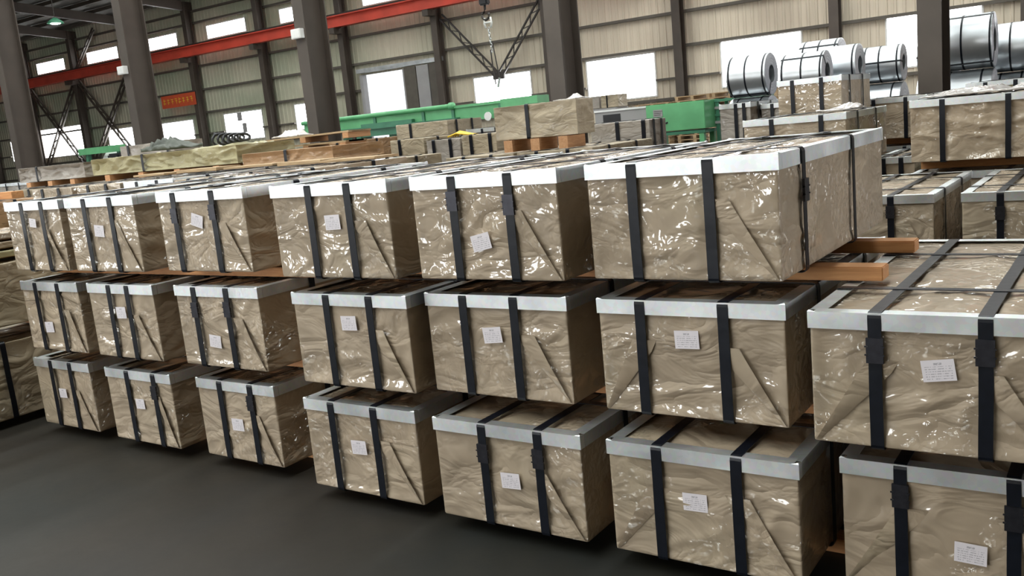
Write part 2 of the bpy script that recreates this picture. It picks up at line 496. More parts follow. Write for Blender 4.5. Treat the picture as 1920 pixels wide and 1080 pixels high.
# roof: two slopes, purlins, rafters, unseen glowing strips added for light
RIDGE_Y = 12.0
def roof_z(y):
    return WALLTOP + 0.25 + (YF - y) * 0.085 if y > RIDGE_Y else WALLTOP + 0.25 + (YF - RIDGE_Y) * 0.085 - (RIDGE_Y - y) * 0.085
mb = MB()
strips = [(-42, -41.3), (-36, -35.3), (-30, -29.3), (-24, -23.3), (-18, -17.3), (-15, -14.3), (-12, -11.3), (-9, -8.3), (-6, -5.3), (-3, -2.3)]
edges = [XL]
for a, b in strips: edges += [a, b]
edges.append(XR)
YS = [(YB, RIDGE_Y), (RIDGE_Y, YF)]
for i in range(0, len(edges), 2):
    for ya, yb in YS:
        a, b = edges[i], edges[i + 1]
        mb.add([(a, ya, roof_z(ya)), (b, ya, roof_z(ya)), (b, yb, roof_z(yb)), (a, yb, roof_z(yb))], [(0, 1, 2, 3)])
# strip ends stay sheeted; the glowing part is added to light the hall
SK0 = -10.0
def sk1(a): return 31.5 if a > -45 else 14.0
for a, b in strips:
    for ya, yb in ((YB, SK0), (sk1(a), YF)):
        mb.add([(a, ya, roof_z(ya)), (b, ya, roof_z(ya)), (b, yb, roof_z(yb)), (a, yb, roof_z(yb))], [(0, 1, 2, 3)])
roof = struct(mb.build('ceiling', 'roof'))
for a, b in strips:
    mb = MB()
    for ya, yb in ((SK0, RIDGE_Y), (RIDGE_Y, sk1(a))):
        mb.add([(a, ya, roof_z(ya)), (b, ya, roof_z(ya)), (b, yb, roof_z(yb)), (a, yb, roof_z(yb))], [(0, 1, 2, 3)])
    mb.build('added_roof_light', 'roof_glow', roof)
y = YF - 0.8
while y > YB:
    MB().box(XL, XR, y - 0.04, y + 0.04, roof_z(y) - 0.24, roof_z(y) - 0.04).build('purlin', 'girt', roof)
    y -= 1.5
for k in range(-12, 4):
    x = -9.2 + 6.0 * k
    if x < XL + 1 or x > XR - 1: continue
    mb = MB()
    for ya, yb in YS:
        mb.bar((x, ya, roof_z(ya) - 0.5), (x, yb, roof_z(yb) - 0.5), 0.22, 0.5)
    struct(mb.build('rafter_beam', 'column'))

# bracing of the far wall: laced V and crossed braces
def laced(mb, a, b, gap=0.26, w=0.07, n=10):
    a = Vector(a); b = Vector(b); d = (b - a).normalized(); s = Vector((-d.z, 0, d.x)) * gap / 2
    mb.bar(a + s, b + s, w, w); mb.bar(a - s, b - s, w, w)
    for i in range(n):
        t0, t1 = i / n, (i + 1) / n
        p0 = a.lerp(b, t0) + (s if i % 2 else -s); p1 = a.lerp(b, t1) + (-s if i % 2 else s)
        mb.bar(p0, p1, w * 0.5, w * 0.5)
vb = MB()
laced(vb, (-26.9, YF - 0.45, 7.0), (-24.0, YF - 0.45, 4.0))
laced(vb, (-21.4, YF - 0.45, 6.9), (-23.9, YF - 0.45, 4.0))
vb.box(-24.25, -23.65, YF - 0.5, YF - 0.4, 3.85, 4.15)
struct(vb.build('brace_beam', 'darksteel'))
vb = MB()
laced(vb, (-62.9, YF - 0.45, 7.2), (-57.5, YF - 0.45, 1.6), 0.3, 0.1, 12)
laced(vb, (-57.5, YF - 0.45, 7.2), (-62.9, YF - 0.45, 1.6), 0.3, 0.1, 12)
struct(vb.build('brace_beam', 'column'))
vb = MB()
laced(vb, (-57.0, YF - 0.45, 7.2), (-51.6, YF - 0.45, 1.6), 0.3, 0.1, 12)
laced(vb, (-51.6, YF - 0.45, 7.2), (-57.0, YF - 0.45, 1.6), 0.3, 0.1, 12)
laced(vb, (-57.0, YF - 0.45, 8.0), (-54.4, YF - 0.45, 10.2), 0.2, 0.08, 6)
struct(vb.build('brace_beam', 'column'))

struct(MB().bar((-28.9, BIGY - 0.1, 5.02), (-26.9, BIGY - 0.1, 4.30), 0.10, 0.10).build('brace_beam', 'girt'))
# ------------------------------------------------------------------ crates
def axis_coords(L, n, r=0.012):
    a = [0.0, 0.004, r]
    for i in range(1, n): a.append(r + (L - 2 * r) * i / n)
    a += [L - r, L - 0.004, L]
    return [v - L / 2 for v in a]

def wrap_mesh(w, d, h, nx, ny, nz, seed, amp, name, mat, strap_x=(), strap_y=()):
    xs, ys, zs = axis_coords(w, nx), axis_coords(d, ny), [v + h / 2 for v in axis_coords(h, nz)]
    I, J, K = len(xs) - 1, len(ys) - 1, len(zs) - 1
    idx = {}; vs = []; fs = []
    off = Vector((seed * 7.13, seed * 3.71, seed * 5.37))
    r = 0.012
    def vert(i, j, k):
        key = (i, j, k)
        if key in idx: return idx[key]
        p = Vector((xs[i], ys[j], zs[k]))
        q = Vector((max(-w / 2 + r, min(w / 2 - r, p.x)), max(-d / 2 + r, min(d / 2 - r, p.y)), max(r, min(h - r, p.z))))
        dv = p - q
        nrm = dv.normalized() if dv.length > 1e-9 else Vector((0, 0, 1))
        if dv.length > r: p = q + nrm * r
        if amp > 0:
            e = []
            if i not in (0, I): e.append(min(p.x + w / 2, w / 2 - p.x))
            if j not in (0, J): e.append(min(p.y + d / 2, d / 2 - p.y))
            if k not in (0, K): e.append(min(p.z, h - p.z))
            fall = min(1.0, (min(e) if len(e) > 1 else 0.0) / 0.05)
            t = Vector((p.x * 1.0, p.y * 0.8, p.z * 1.6)) * 2.9 + off
            wv = noise.noise_vector(t * 0.7) * 0.9
            a = noise.noise(t + wv); b = noise.noise(t * 2.3 + wv * 1.4 + off)
            rid = (1 - abs(a) * 2.2); rid = max(0, rid) ** 3
            rid2 = max(0, 1 - abs(b) * 2.6) ** 2
            dd = amp * (0.62 * rid + 0.16 * rid2 + 0.6 * noise.noise(t * 0.5) - 0.72)
            if j in (0, J) or k in (0, K):
                for sx in strap_x:
                    g = abs(p.x - sx)
                    if g < 0.06: dd -= amp * 0.35 * (1 - g / 0.06)
            p = p + nrm * dd * fall
        idx[key] = len(vs); vs.append(p)
        return idx[key]
    for i in range(I):
        for k in range(K):
            fs.append((vert(i, 0, k), vert(i + 1, 0, k), vert(i + 1, 0, k + 1), vert(i, 0, k + 1)))
            fs.append((vert(i, J, k), vert(i, J, k + 1), vert(i + 1, J, k + 1), vert(i + 1, J, k)))
    for j in range(J):
        for k in range(K):
            fs.append((vert(0, j, k), vert(0, j, k + 1), vert(0, j + 1, k + 1), vert(0, j + 1, k)))
            fs.append((vert(I, j, k), vert(I, j + 1, k), vert(I, j + 1, k + 1), vert(I, j, k + 1)))
    for i in range(I):
        for j in range(J):
            fs.append((vert(i, j, 0), vert(i, j + 1, 0), vert(i + 1, j + 1, 0), vert(i + 1, j, 0)))
            fs.append((vert(i, j, K), vert(i + 1, j, K), vert(i + 1, j + 1, K), vert(i, j + 1, K)))
    m = MB(); m.v = [tuple(p) for p in vs]; m.f = fs
    return m.mesh(name, mat, smooth=True, fix=False)

def strap_loop(L, h, lo, t=0.0025, w=0.042, seed=0, wob=0.004):
    """closed band round a rectangle L x h lying in the (a, z) plane; returns list of (a, z, lateral)"""
    o = lo; r = 0.016
    pts = []
    def corner(cx, cz, a0):
        for q in range(4):
            a = a0 + (PI / 2) * q / 3
            pts.append((cx + r * math.cos(a), cz + r * math.sin(a)))
    A = L / 2 + o - r
    Z0, Z1 = -o + r, h + o - r
    corner(A, Z1, 0)
    for q in range(1, 6): pts.append((A - 2 * A * q / 6, h + o))
    corner(-A, Z1, PI / 2)
    for q in range(1, 5): pts.append((-L / 2 - o, Z1 - (Z1 - Z0) * q / 5))
    corner(-A, Z0, PI)
    pts.append((0, -o))
    corner(A, Z0, 1.5 * PI)
    for q in range(1, 5): pts.append((L / 2 + o, Z0 + (Z1 - Z0) * q / 5))
    return pts

def strap_mesh(L, h, lo, along, seed, w=0.042, t=0.0028, wob=0.003):
    pts = strap_loop(L, h, lo)
    n = len(pts); vs = []; fs = []
    cz = h / 2
    for i, (a, z) in enumerate(pts):
        lat = wob * noise.noise(Vector((a * 3 + seed, z * 4, seed * 1.7)))
        ra = (a, z)
        # inward normal by neighbours
        p0 = pts[i - 1]; p1 = pts[(i + 1) % n]
        tx, tz = p1[0] - p0[0], p1[1] - p0[1]; l = math.hypot(tx, tz)
        nx, nz = tz / l, -tx / l
        for off, sgn in ((0, -1), (0, 1), (t, 1), (t, -1)):
            b = lat + sgn * w / 2
            aa, zz = a + nx * off, z + nz * off
            vs.append((b, aa, zz) if along == 'y' else (aa, b, zz))
    for i in range(n):
        j = (i + 1) % n
        for q in range(4):
            r = (q + 1) % 4
            fs.append((i * 4 + q, i * 4 + r, j * 4 + r, j * 4 + q))
    m = MB(); m.v = vs; m.f = fs
    return m.mesh('strap', 'strap')

_guard = {}
def guard_meshes(w, d, h, band=0.053):
    key = (round(w, 3), round(d, 3), round(h, 3))
    if key in _guard: return _guard[key]
    t = 0.0018; g = 0.0022
    out = []
    # front / back: vertical leg with returned ends, top leg
    for s in (-1, 1):
        mb = MB()
        yo = s * (d / 2 + g + t); yi = s * (d / 2 + g)
        x = w / 2 + g + t
        mb.box(-x, x, min(yo, yi), max(yo, yi), h - band, h + g + t)
        y2 = s * (d / 2 - 0.05)
        mb.box(-x + 0.02, x - 0.02, min(yi, y2), max(yi, y2), h + g, h + g + t)
        for sx in (-1, 1):     # ends folded back round the corner
            xa, xb = sorted((sx * (w / 2 + g), sx * x)); ya, yb = sorted((yi, s * (d / 2 - 0.03)))
            mb.box(xa, xb, ya, yb, h - band, h + g + t)
            q = 0.028          # little folded corner tab standing proud
            mb.add([(sx * x, yo, h + g + t), (sx * (x - q), yo, h + g + t), (sx * x, yo - s * q, h + g + t), (sx * (x - 0.004), yo - s * 0.004, h + g + 0.007)],
                   [(0, 1, 3), (0, 3, 2), (1, 2, 3), (0, 2, 1)])
        out.append(mb.mesh('edge_guard', 'galv'))
    for s in (-1, 1):
        mb = MB()
        xo = s * (w / 2 + g + t * 0.8); xi = s * (w / 2 + g)
        y = d / 2 - 0.032
        mb.box(min(xo, xi), max(xo, xi), -y, y, h - band, h + g + t * 0.8)
        x2 = s * (w / 2 - 0.05)
        mb.box(min(xi, x2), max(xi, x2), -y, y, h + g - 0.0003, h + g + t * 0.8 - 0.0003)
        out.append(mb.mesh('edge_guard', 'galv'))
    _guard[key] = out
    return out

def seal_mesh():
    a, b, n = 0.027, 0.042, 0.006
    poly = [(-a, -b), (a, -b), (a, -0.018), (a - n, -0.014), (a, -0.010), (a, 0.010), (a - n, 0.014), (a, 0.018), (a, b), (-a, b), (-a, 0.018), (-a + n, 0.014), (-a, 0.010), (-a, -0.010), (-a + n, -0.014), (-a, -0.018)]
    mb = MB().prism_y(poly, -0.010, 0.0)
    # crimped ears that catch the light
    for sz in (-0.014, 0.014):
        for sx in (-1, 1):
            mb.box(sx * a - 0.004, sx * a + 0.004, -0.013, -0.009, sz - 0.0025, sz + 0.0025)
    return mb.mesh('strap_seal', 'seal')
SEAL = seal_mesh()
LABEL = MB().box(-0.049, 0.049, -0.0006, 0.0006, -0.035, 0.035).mesh('shipping_slip', 'label')

def crate(label, x, y, z, w, h, d=1.53, seed=1, fine=True, sx=None, sy=(0.37, 1.08), slip=None, seals=(), folds='R', group=None,
          side_seals=(), mat='paper', lid=True, skids=0.0, rz=0.0, nstr=True, amp=None, name='packing_crate', sw=0.042):
    """x = left edge, y = front face, z = underside"""
    root = thing(name, label, 'crate', (x + w / 2, y + d / 2, z), rz, group)
    zb = skids
    hh = h - skids
    sub = root
    if fine: nx, ny, nz, am = 44, 46, 26, 0.015
    else: nx, ny, nz, am = 18, 16, 12, 0.016
    if amp is not None: am = amp
    if sx is None: sx = (w * 0.27, w * 0.68)
    me = wrap_mesh(w, d, hh, nx, ny, nz, seed, am, 'paper_wrap', mat, [a - w / 2 for a in sx])
    link('paper_wrap', me, root, (0, 0, zb))
    if lid:
        for m in guard_meshes(w, d, hh): link('edge_guard', m, root, (0, 0, zb))
    lo = 0.0045 if lid else 0.002
    k = 0
    for a in sx:
        so = link('strap', strap_mesh(d, hh, lo, 'y', seed + k, sw), root, (a - w / 2, 0, zb))
        if k in seals:
            so2 = link('strap_seal', SEAL, so, (0, -d / 2 - lo - 0.001, hh - 0.13 + 0.012 * ((seed * 7 + k) % 3)))
        k += 1
    if nstr:
        for a in sy:
            so = link('strap', strap_mesh(w, hh, lo + 0.003, 'x', seed + k, sw * 0.9), root, (0, a - d / 2, zb))
            if (k - len(sx)) in side_seals:
                s2 = link('strap_seal', SEAL, so, (w / 2 + lo + 0.004, 0, hh - 0.15)); s2.rotation_euler = (0, 0, PI / 2)
            k += 1
    if slip:
        so = link('shipping_slip', LABEL, root, (slip[0] - w / 2, -d / 2 - 0.0035, zb + slip[1]))
        so.rotation_euler = (0, math.radians(-slip[2]), 0)
        so.scale = (slip[3],) * 3 if len(slip) > 3 else (1, 1, 1)
    rnd = random.Random(seed)
    for f in folds:
        s = 1 if f == 'R' else -1
        top = hh * rnd.uniform(0.58, 0.70); wd = w * rnd.uniform(0.17, 0.24)
        yf = -d / 2
        xc = s * (w / 2 - 0.010)
        # end fold of the paper: the sheet's free diagonal edge stands a little proud of the tucked corner
        n = 7; vs = []
        for i in range(n + 1):
            q = i / n
            zz = 0.010 + (top - 0.010) * q
            xe = xc - s * wd * q
            lift = 0.005 + 0.006 * math.sin(PI * min(1, q * 0.9 + 0.1)) + 0.002 * noise.noise(Vector((seed, q * 4, 0)))
            run = 0.13 * w * min(1.0, 0.15 + q)
            vs.append((xe, yf - lift, zz)); vs.append((xe - s * run * 0.45, yf - lift * 0.55 - 0.001, zz)); vs.append((xe - s * run, yf + 0.004, zz))
        fs = []
        for i in range(n):
            for q in range(2):
                fs.append((i * 3 + q, i * 3 + q + 1, i * 3 + q + 4, i * 3 + q + 3))
        # close behind with a thin back
        m2 = len(vs)
        vb_ = [(a, min(b + 0.0018, yf + 0.006), c_) for a, b, c_ in vs]
        fb = [tuple(m2 + i for i in reversed(q)) for q in fs]
        mb = MB(); mb.v = vs + vb_; mb.f = fs + fb
        bmm = mb.mesh('paper_fold', mat, smooth=True)
        link('paper_fold', bmm, root, (0, 0, zb))
    if skids:
        for a in (0.22 * d, 0.75 * d):
            MB().box(-w / 2 + 0.02, w / 2 - 0.02, a - d / 2 - 0.045, a - d / 2 + 0.045, 0, skids - 0.001 - lo).build('skid', 'timber', root)
    return root

# the three tiers of the front row --------------------------------------------------
TH, MH, BH = 0.449, 0.455, 0.460
TZ, MZ, BZ = 1.148, 0.617, 0.068
ORD = ['first', 'second', 'third', 'fourth', 'fifth', 'sixth', 'seventh']
FRONT = [
 # name, x, w, y, straps, slip (x, z, tilt), seals, folds, remark
 ('T1', -6.215, 0.653, 3.092, (0.21, 0.452), (0.32, 0.314, -6, 0.8), (), 'R', 'slip under shiny film'),
 ('T2', -5.496, 0.712, 3.098, (0.209, 0.483), (0.33, 0.25, -4), (), 'R', 'slip low under film'),
 ('T3', -4.625, 0.742, 3.148, (0.153, 0.49), (0.338, 0.287, -14), (0, 1), 'R', 'two seals and a crooked slip'),
 ('T4', -3.539, 0.762, 3.043, (0.263, 0.519), (0.403, 0.269, 2), (), 'R', 'square white slip'),
 ('T5', -2.650, 0.750, 3.063, (0.228, 0.518), (0.355, 0.165, 12), (0, 1), 'R', 'two seals and a tilted slip'),
 ('T6', -1.802, 0.762, 3.127, (0.199, 0.505), None, (), 'R', 'no slip'),
 ('M1', -6.169, 0.674, 3.078, (0.179, 0.445), (0.267, 0.158, 3), (), 'R', 'slip near its base'),
 ('M2', -5.377, 0.666, 3.079, (0.227, 0.416), (0.322, 0.286, 2), (), 'R', 'slip squeezed between close straps'),
 ('M3', -4.517, 0.703, 3.095, (0.169, 0.45), (0.298, 0.15, -4), (0, 1), 'R', 'seals and a low slip'),
 ('M4', -3.463, 0.742, 3.021, (0.235, 0.516), (0.37, 0.32, 2), (), 'R', 'slip high up'),
 ('M5', -2.671, 0.742, 3.101, (0.213, 0.482), (0.357, 0.282, 6), (), 'R', 'slip tilted slightly'),
 ('M6', -1.778, 0.749, 3.096, (0.185, 0.522), (0.373, 0.312, 2), (), 'RL', 'folds at both lower corners'),
 ('M7', -0.920, 0.757, 3.010, (0.212, 0.533), (0.40, 0.282, 8), (0, 1), 'RL', 'open top carrying no crate'),
 ('B1', -6.264, 0.665, 3.115, (0.208, 0.443), (0.303, 0.238, 2, 0.9), (), 'R', 'slip at mid height'),
 ('B2', -5.379, 0.665, 3.099, (0.229, 0.50), (0.325, 0.255, 2, 0.9), (1,), 'R', 'one bulging seal'),
 ('B3', -4.480, 0.657, 3.114, (0.205, 0.464), (0.318, 0.214, 2), (1,), 'R', 'slip left of the right strap'),
 ('B4', -3.480, 0.731, 3.018, (0.187, 0.474), (0.349, 0.244, 3), (), 'R', 'slip centred'),
 ('B5', -2.609, 0.760, 2.987, (0.268, 0.555), (0.397, 0.22, 3), (0, 1), 'R', 'dark seals on both straps'),
 ('B6', -1.724, 0.753, 2.989, (0.21, 0.528), (0.359, 0.259, 2), (), 'RL', 'folds at both corners'),
 ('B7', -0.857, 0.757, 3.103, (0.197, 0.537), (0.41, 0.182, -2), (0, 1), 'RL', 'cut off by the frame edge'),
]
TIER = {'T': ('top', TZ, TH), 'M': ('middle', MZ, MH), 'B': ('bottom', BZ, BH)}
for i, (nm, x, w, y, st, slip, seals, folds, rem) in enumerate(FRONT):
    tn, z, h = TIER[nm[0]]
    k = int(nm[1]) - 1
    lab = '%s-tier strapped paper crate, %s front stack from the left, %s' % (tn, ORD[k], rem)
    crate(lab, x, y, z, w, h, seed=i + 1, sx=st, slip=slip, seals=seals, folds=folds, side_seals=(0,) if nm == 'T6' else (),
          group='strapped crates of the front row', sy=(0.38, 1.10) if nm != 'T6' else (0.26, 0.96))

# timbers between the tiers
def timber(label, x0, x1, y0, y1, z0, z1):
    mb = MB().box(-(x1 - x0) / 2, (x1 - x0) / 2, -(y1 - y0) / 2, (y1 - y0) / 2, 0, z1 - z0)
    o = mb.build('timber_bearer', 'timber', None, ((x0 + x1) / 2, (y0 + y1) / 2, z0), bevel=0.004)
    tag(o, label, 'timber', 'timber bearers between the tiers')
E1 = 0.0115   # straps stand a little proud of the lids
timber('nearer orange timber end jutting out under the top right crate', -3.55, -0.79, 3.50, 3.60, MZ + MH + E1, TZ - 0.0115)
timber('farther orange timber end jutting out under the top right crate', -3.50, -0.80, 4.12, 4.22, MZ + MH + E1, TZ - 0.0115)
timber('nearer timber under the top tier at the left stacks', -6.22, -3.60, 3.36, 3.46, MZ + MH + E1, TZ - 0.0115)
timber('farther timber under the top tier at the left stacks', -6.22, -3.60, 4.12, 4.22, MZ + MH + E1, TZ - 0.0115)
timber('nearer timber under the middle tier at the right stacks', -3.50, -0.14, 3.50, 3.60, BZ + BH + E1, MZ - 0.0115)
timber('farther timber under the middle tier at the right stacks', -3.50, -0.14, 4.12, 4.22, BZ + BH + E1, MZ - 0.0115)
timber('nearer timber under the middle tier showing orange between left stacks', -6.25, -3.56, 3.44, 3.54, BZ + BH + E1, MZ - 0.0115)
timber('farther timber under the middle tier at the left stacks', -6.25, -3.56, 4.12, 4.22, BZ + BH + E1, MZ - 0.0115)
timber('nearer floor timber under the bottom tier at the right stacks', -3.50, -0.10, 3.42, 3.52, 0.0, BZ - 0.0115)
timber('farther floor timber under the bottom tier at the right stacks', -3.50, -0.10, 4.12, 4.22, 0.0, BZ - 0.0115)
timber('nearer floor timber under the bottom tier at the left stacks', -6.27, -3.58, 3.42, 3.52, 0.0, BZ - 0.0115)
timber('farther floor timber under the bottom tier at the left stacks', -6.27, -3.58, 4.12, 4.22, 0.0, BZ - 0.0115)

# second row, directly behind the front row -----------------------------------------
NUM = ['one', 'two', 'three', 'four', 'five', 'six', 'seven', 'eight']
rnd = random.Random(5)
TOPS = []
ROW2 = [-9.5, -8.68, -7.86, -7.04, -6.22, -5.40, -4.58, -3.72]
for i, x in enumerate(ROW2):
    yy = 4.74 + rnd.uniform(0, 0.06) + (0.25 if x < -6.5 else 0)
    for j, z in enumerate((0.0, 0.535, 1.07) if i < 5 else (0.0, 0.535)):
        top = j == 2
        hh = 0.522 if not top else 0.525 + rnd.uniform(-0.01, 0.012)
        if top: TOPS.append((x + 0.3725, yy, z + hh))
        lab = '%s-tier crate of the second row, under lid %s from the left' % (('bottom', 'middle')[j], NUM[i]) if not top else 'top crate of the second row, stack %s from the left, only its lid showing' % (['one', 'two', 'three', 'four', 'five', 'six', 'seven', 'eight'][i])
        crate(lab, x, yy, z, 0.745, hh, seed=40 + i * 3 + j, fine=False, folds='', skids=0.075, lid=(i == 2), group='crates hidden behind the front row' if not top else 'second-row crate lids')

# right-hand rear rows: middle height, behind the seventh stack
LEVEL = ['lowest', 'second', 'third', 'fourth']
def stack(x, y, w, d, ztop, n, labtop, key, grp, seed, mat='paper', lid=True, sx=None, z0=0.0, sw=0.042):
    hh = (ztop - z0) / n
    for j in range(n):
        top = j == n - 1
        crate(labtop if top else '%s crate from the floor under the %s' % (LEVEL[j], key), x, y, z0 + hh * j, w, hh - 0.014, d=d, seed=seed + j, fine=False, folds='', skids=0.08, mat=mat, lid=lid,
              group=grp, sx=sx if top else None, sy=(d * 0.25, d * 0.7), sw=sw)

crate('crate behind the open-topped right stack, sealed strap beside the top crate', -1.90, 6.46, 0.535, 0.77, 0.537, d=1.6, seed=91, sx=(0.22, 0.50), seals=(1,), folds='R', skids=0.08, group='rear crates on the right')
crate('floor-level crate under the sealed crate behind the open-topped right stack', -1.90, 6.46, 0.0, 0.77, 0.521, d=1.6, seed=92, fine=False, folds='', skids=0.08, group='low rear crates')
crate('crate at the right frame edge behind the open-topped right stack', -0.965, 6.46, 0.535, 0.77, 0.537, d=1.6, seed=93, sx=(0.22, 0.50), seals=(0,), folds='R', skids=0.08, group='rear crates on the right')
crate('floor-level crate under the crate at the right frame edge', -0.965, 6.46, 0.0, 0.77, 0.521, d=1.6, seed=94, fine=False, folds='', skids=0.08, group='low rear crates')
# large creased crate at the right edge
crate('large creased crate at the right frame edge, topped by loose film', -1.61, 8.22, 1.07, 1.06, 0.585, d=1.6, seed=95, sx=(0.245, 0.72), folds='', skids=0.08, mat='paper', amp=0.045, group='rear crates on the right')
crate('middle crate under the large creased right crate', -1.61, 8.22, 0.535, 1.06, 0.521, d=1.6, seed=96, fine=False, folds='', skids=0.08, group='low rear crates')
crate('floor-level crate under the large creased right crate', -1.61, 8.22, 0.0, 1.06, 0.521, d=1.6, seed=97, fine=False, folds='', skids=0.08, group='low rear crates')
# small crates in the gap left of it
crate('narrow crate in the dark gap beside the large creased crate', -2.08, 8.9, 0.535, 0.37, 0.62, d=1.1, seed=98, fine=False, folds='', skids=0.08, group='rear crates on the right')
crate('floor-level crate under the narrow crate in the dark gap', -2.08, 8.9, 0.0, 0.37, 0.521, d=1.2, seed=99, fine=False, folds='', skids=0.08, group='low rear crates')
# crate pair behind the top right crate
stack(-3.03, 8.2, 0.91, 1.5, 1.625, 3, 'long crate with bright lid behind the top right crate, film bunched at its end', 'long bright-lidded crate', 'rear crates on the right', 101, sx=(0.26, 0.70))
stack(-3.245, 9.85, 0.665, 1.2, 1.975, 4, 'tall-standing crate with dark seals in front of the steel coils', 'tall-standing crate', 'rear crates on the right', 111, sx=(0.16, 0.46))
stack(-2.83, 11.4, 0.78, 1.5, 1.68, 3, 'dark tan crate with bright lid left of the dark right column', 'dark tan crate by the column', 'rear crates on the right', 121, sx=(0.2, 0.55))
stack(-1.62, 11.2, 0.7, 1.5, 1.76, 3, 'greenish crate end below the dark right column', 'greenish crate end', 'rear crates on the right', 125, mat='paper_olive')
stack(-4.2, 10.6, 0.38, 1.0, 1.79, 3, 'narrow film-wrapped crate with one dark strap below the steel coil', 'narrow film-wrapped crate', 'rear crates in the middle', 131, mat='paper_grey', sx=(0.20, 0.30))
stack(-3.80, 10.9, 0.5, 1.0, 1.75, 3, 'grey-topped crate between the coil and the tall-standing crate', 'grey-topped crate', 'rear crates in the middle', 135, mat='paper_grey')

# film heaps lying on crates (crumpled sheets)
def film_sheet(label, x, y, z, w, d, amp, seed, name='film_sheet', mat='film', cat='plastic film', rz=0.0):
    nx, ny = 26, 18
    vs = []; fs = []
    for j in range(ny + 1):
        for i in range(nx + 1):
            u, v = i / nx - 0.5, j / ny - 0.5
            t = Vector((u * w * 3.5 + seed, v * d * 3.5, seed * 2.1))
            e = min(1.0, 4 * (0.5 - abs(u))) * min(1.0, 4 * (0.5 - abs(v)))
            zz = amp * (max(0, 1 - 2 * abs(noise.noise(t))) ** 2) * (0.25 + 0.75 * e) + 0.3 * amp * abs(noise.noise(t * 3)) + 0.004
            vs.append((u * w + 0.03 * noise.noise(t * 2), v * d + 0.03 * noise.noise(t * 2 + Vector((5, 0, 0))), zz))
    n = nx + 1
    for j in range(ny):
        for i in range(nx):
            fs.append((j * n + i, j * n + i + 1, (j + 1) * n + i + 1, (j + 1) * n + i))
    # underside
    m = len(vs); vs2 = [(a, b, 0.0) for a, b, _ in vs]
    fs2 = [tuple(m + q for q in reversed(f)) for f in fs]
    rim = []
    loop = [i for i in range(n)] + [j * n + nx for j in range(1, ny + 1)] + [ny * n + i for i in range(nx - 1, -1, -1)] + [j * n for j in range(ny - 1, 0, -1)]
    for a, b in zip(loop, loop[1:] + loop[:1]): rim.append((a, m + a, m + b, b))
    mb = MB(); mb.v = vs + vs2; mb.f = fs + fs2 + rim
    o = mb.build(name, mat, None, (x, y, z), smooth=True)
    o.rotation_euler = (0, 0, rz)
    return tag(o, label, cat)
film_sheet('loose crumpled clear film on top of the large creased right crate', -1.08, 9.0, 1.675, 0.95, 1.3, 0.05, 3)
film_sheet('bunched clear film at the end of the long bright-lidded crate', -2.28, 8.7, 1.634, 0.3, 0.6, 0.06, 4)

# ------------------------------------------------------------------ wrapped bundles and pallets further back
def bundle(label, x0, x1, y, d, z0, z1, mat, straps, seed, name='wrapped_bundle', feet=2, amp=0.03, foot_h=0.07):
    w = x1 - x0; h = z1 - z0
    root = thing(name, label, 'bundle', ((x0 + x1) / 2, y + d / 2, z0))
    hh = h - foot_h
    link('paper_wrap', wrap_mesh(w, d, hh, max(30, int(w * 24)), 16, 14, seed, amp, 'paper_wrap', mat), root, (0, 0, foot_h))
    for a in straps:
        link('strap', strap_mesh(d, hh, 0.0015, 'y', seed, 0.045), root, (a - w / 2, 0, foot_h))
    for k in range(feet):
        xx = -w / 2 + w * (k + 0.5) / feet
        MB().box(xx - 0.055, xx + 0.055, -d / 2 - 0.03, d / 2 - 0.02, 0, foot_h - 0.004).build('skid', 'timber_y', root)
    return root
# rear row supports (y 6.8 .. 8.5)
def support_row(what, x0, x1, y, d, ztop, seed, n=3, w=0.98):
    k = max(1, round((x1 - x0) / w)); ww = (x1 - x0) / k
    for i in range(k):
        stack(x0 + i * ww + 0.02, y, ww - 0.04, d, ztop, n, 'rear-row crate carrying the %s, %s from its left' % (what, NUM[i]), '%s support %s' % (what, NUM[i]), 'rear crates under the bundles', seed + i * 5, mat='paper_matt', lid=False)
support_row('bundles', -13.5, -6.6, 6.75, 1.5, 1.565, 200)
support_row('bulky package', -6.55, -4.6, 8.2, 1.4, 1.50, 240)
bundle('olive wrapped long bundle with a black strap resting on timber feet', -11.6, -8.62, 7.0, 0.9, 1.572, 1.87, 'paper_olive', (1.15,), 301, feet=4, foot_h=0.08, amp=0.085)
bundle('brown paper bundle with one dark strap and a crumpled right end', -8.42, -6.98, 6.9, 0.8, 1.572, 1.755, 'paper_brown', (0.72,), 302, feet=3, foot_h=0.03, amp=0.06)
bundle('grey wrapped package with dark strap beyond the left end of the row', -13.4, -11.7, 6.95, 0.8, 1.572, 1.85, 'paper_grey', (0.5,), 303, feet=3, amp=0.07)
bundle('small boxy package behind the olive bundle', -12.6, -11.3, 8.1, 0.5, 1.572, 2.03, 'paper_grey', (0.2, 1.15), 304, feet=2)
support_row('boxy package', -13.5, -10.4, 8.3, 1.0, 1.565, 330)
# the block with frayed wrap
a1 = bundle('bulky grey-brown package with frayed right end on pallet blocks', -5.84, -4.80, 8.25, 0.36, 1.495, 1.985, 'paper_matt', (0.43,), 305, feet=3, foot_h=0.13, amp=0.03)
film_sheet('tuft of frayed film on the bulky package right end', -4.95, 8.43, 1.985, 0.26, 0.3, 0.05, 9)
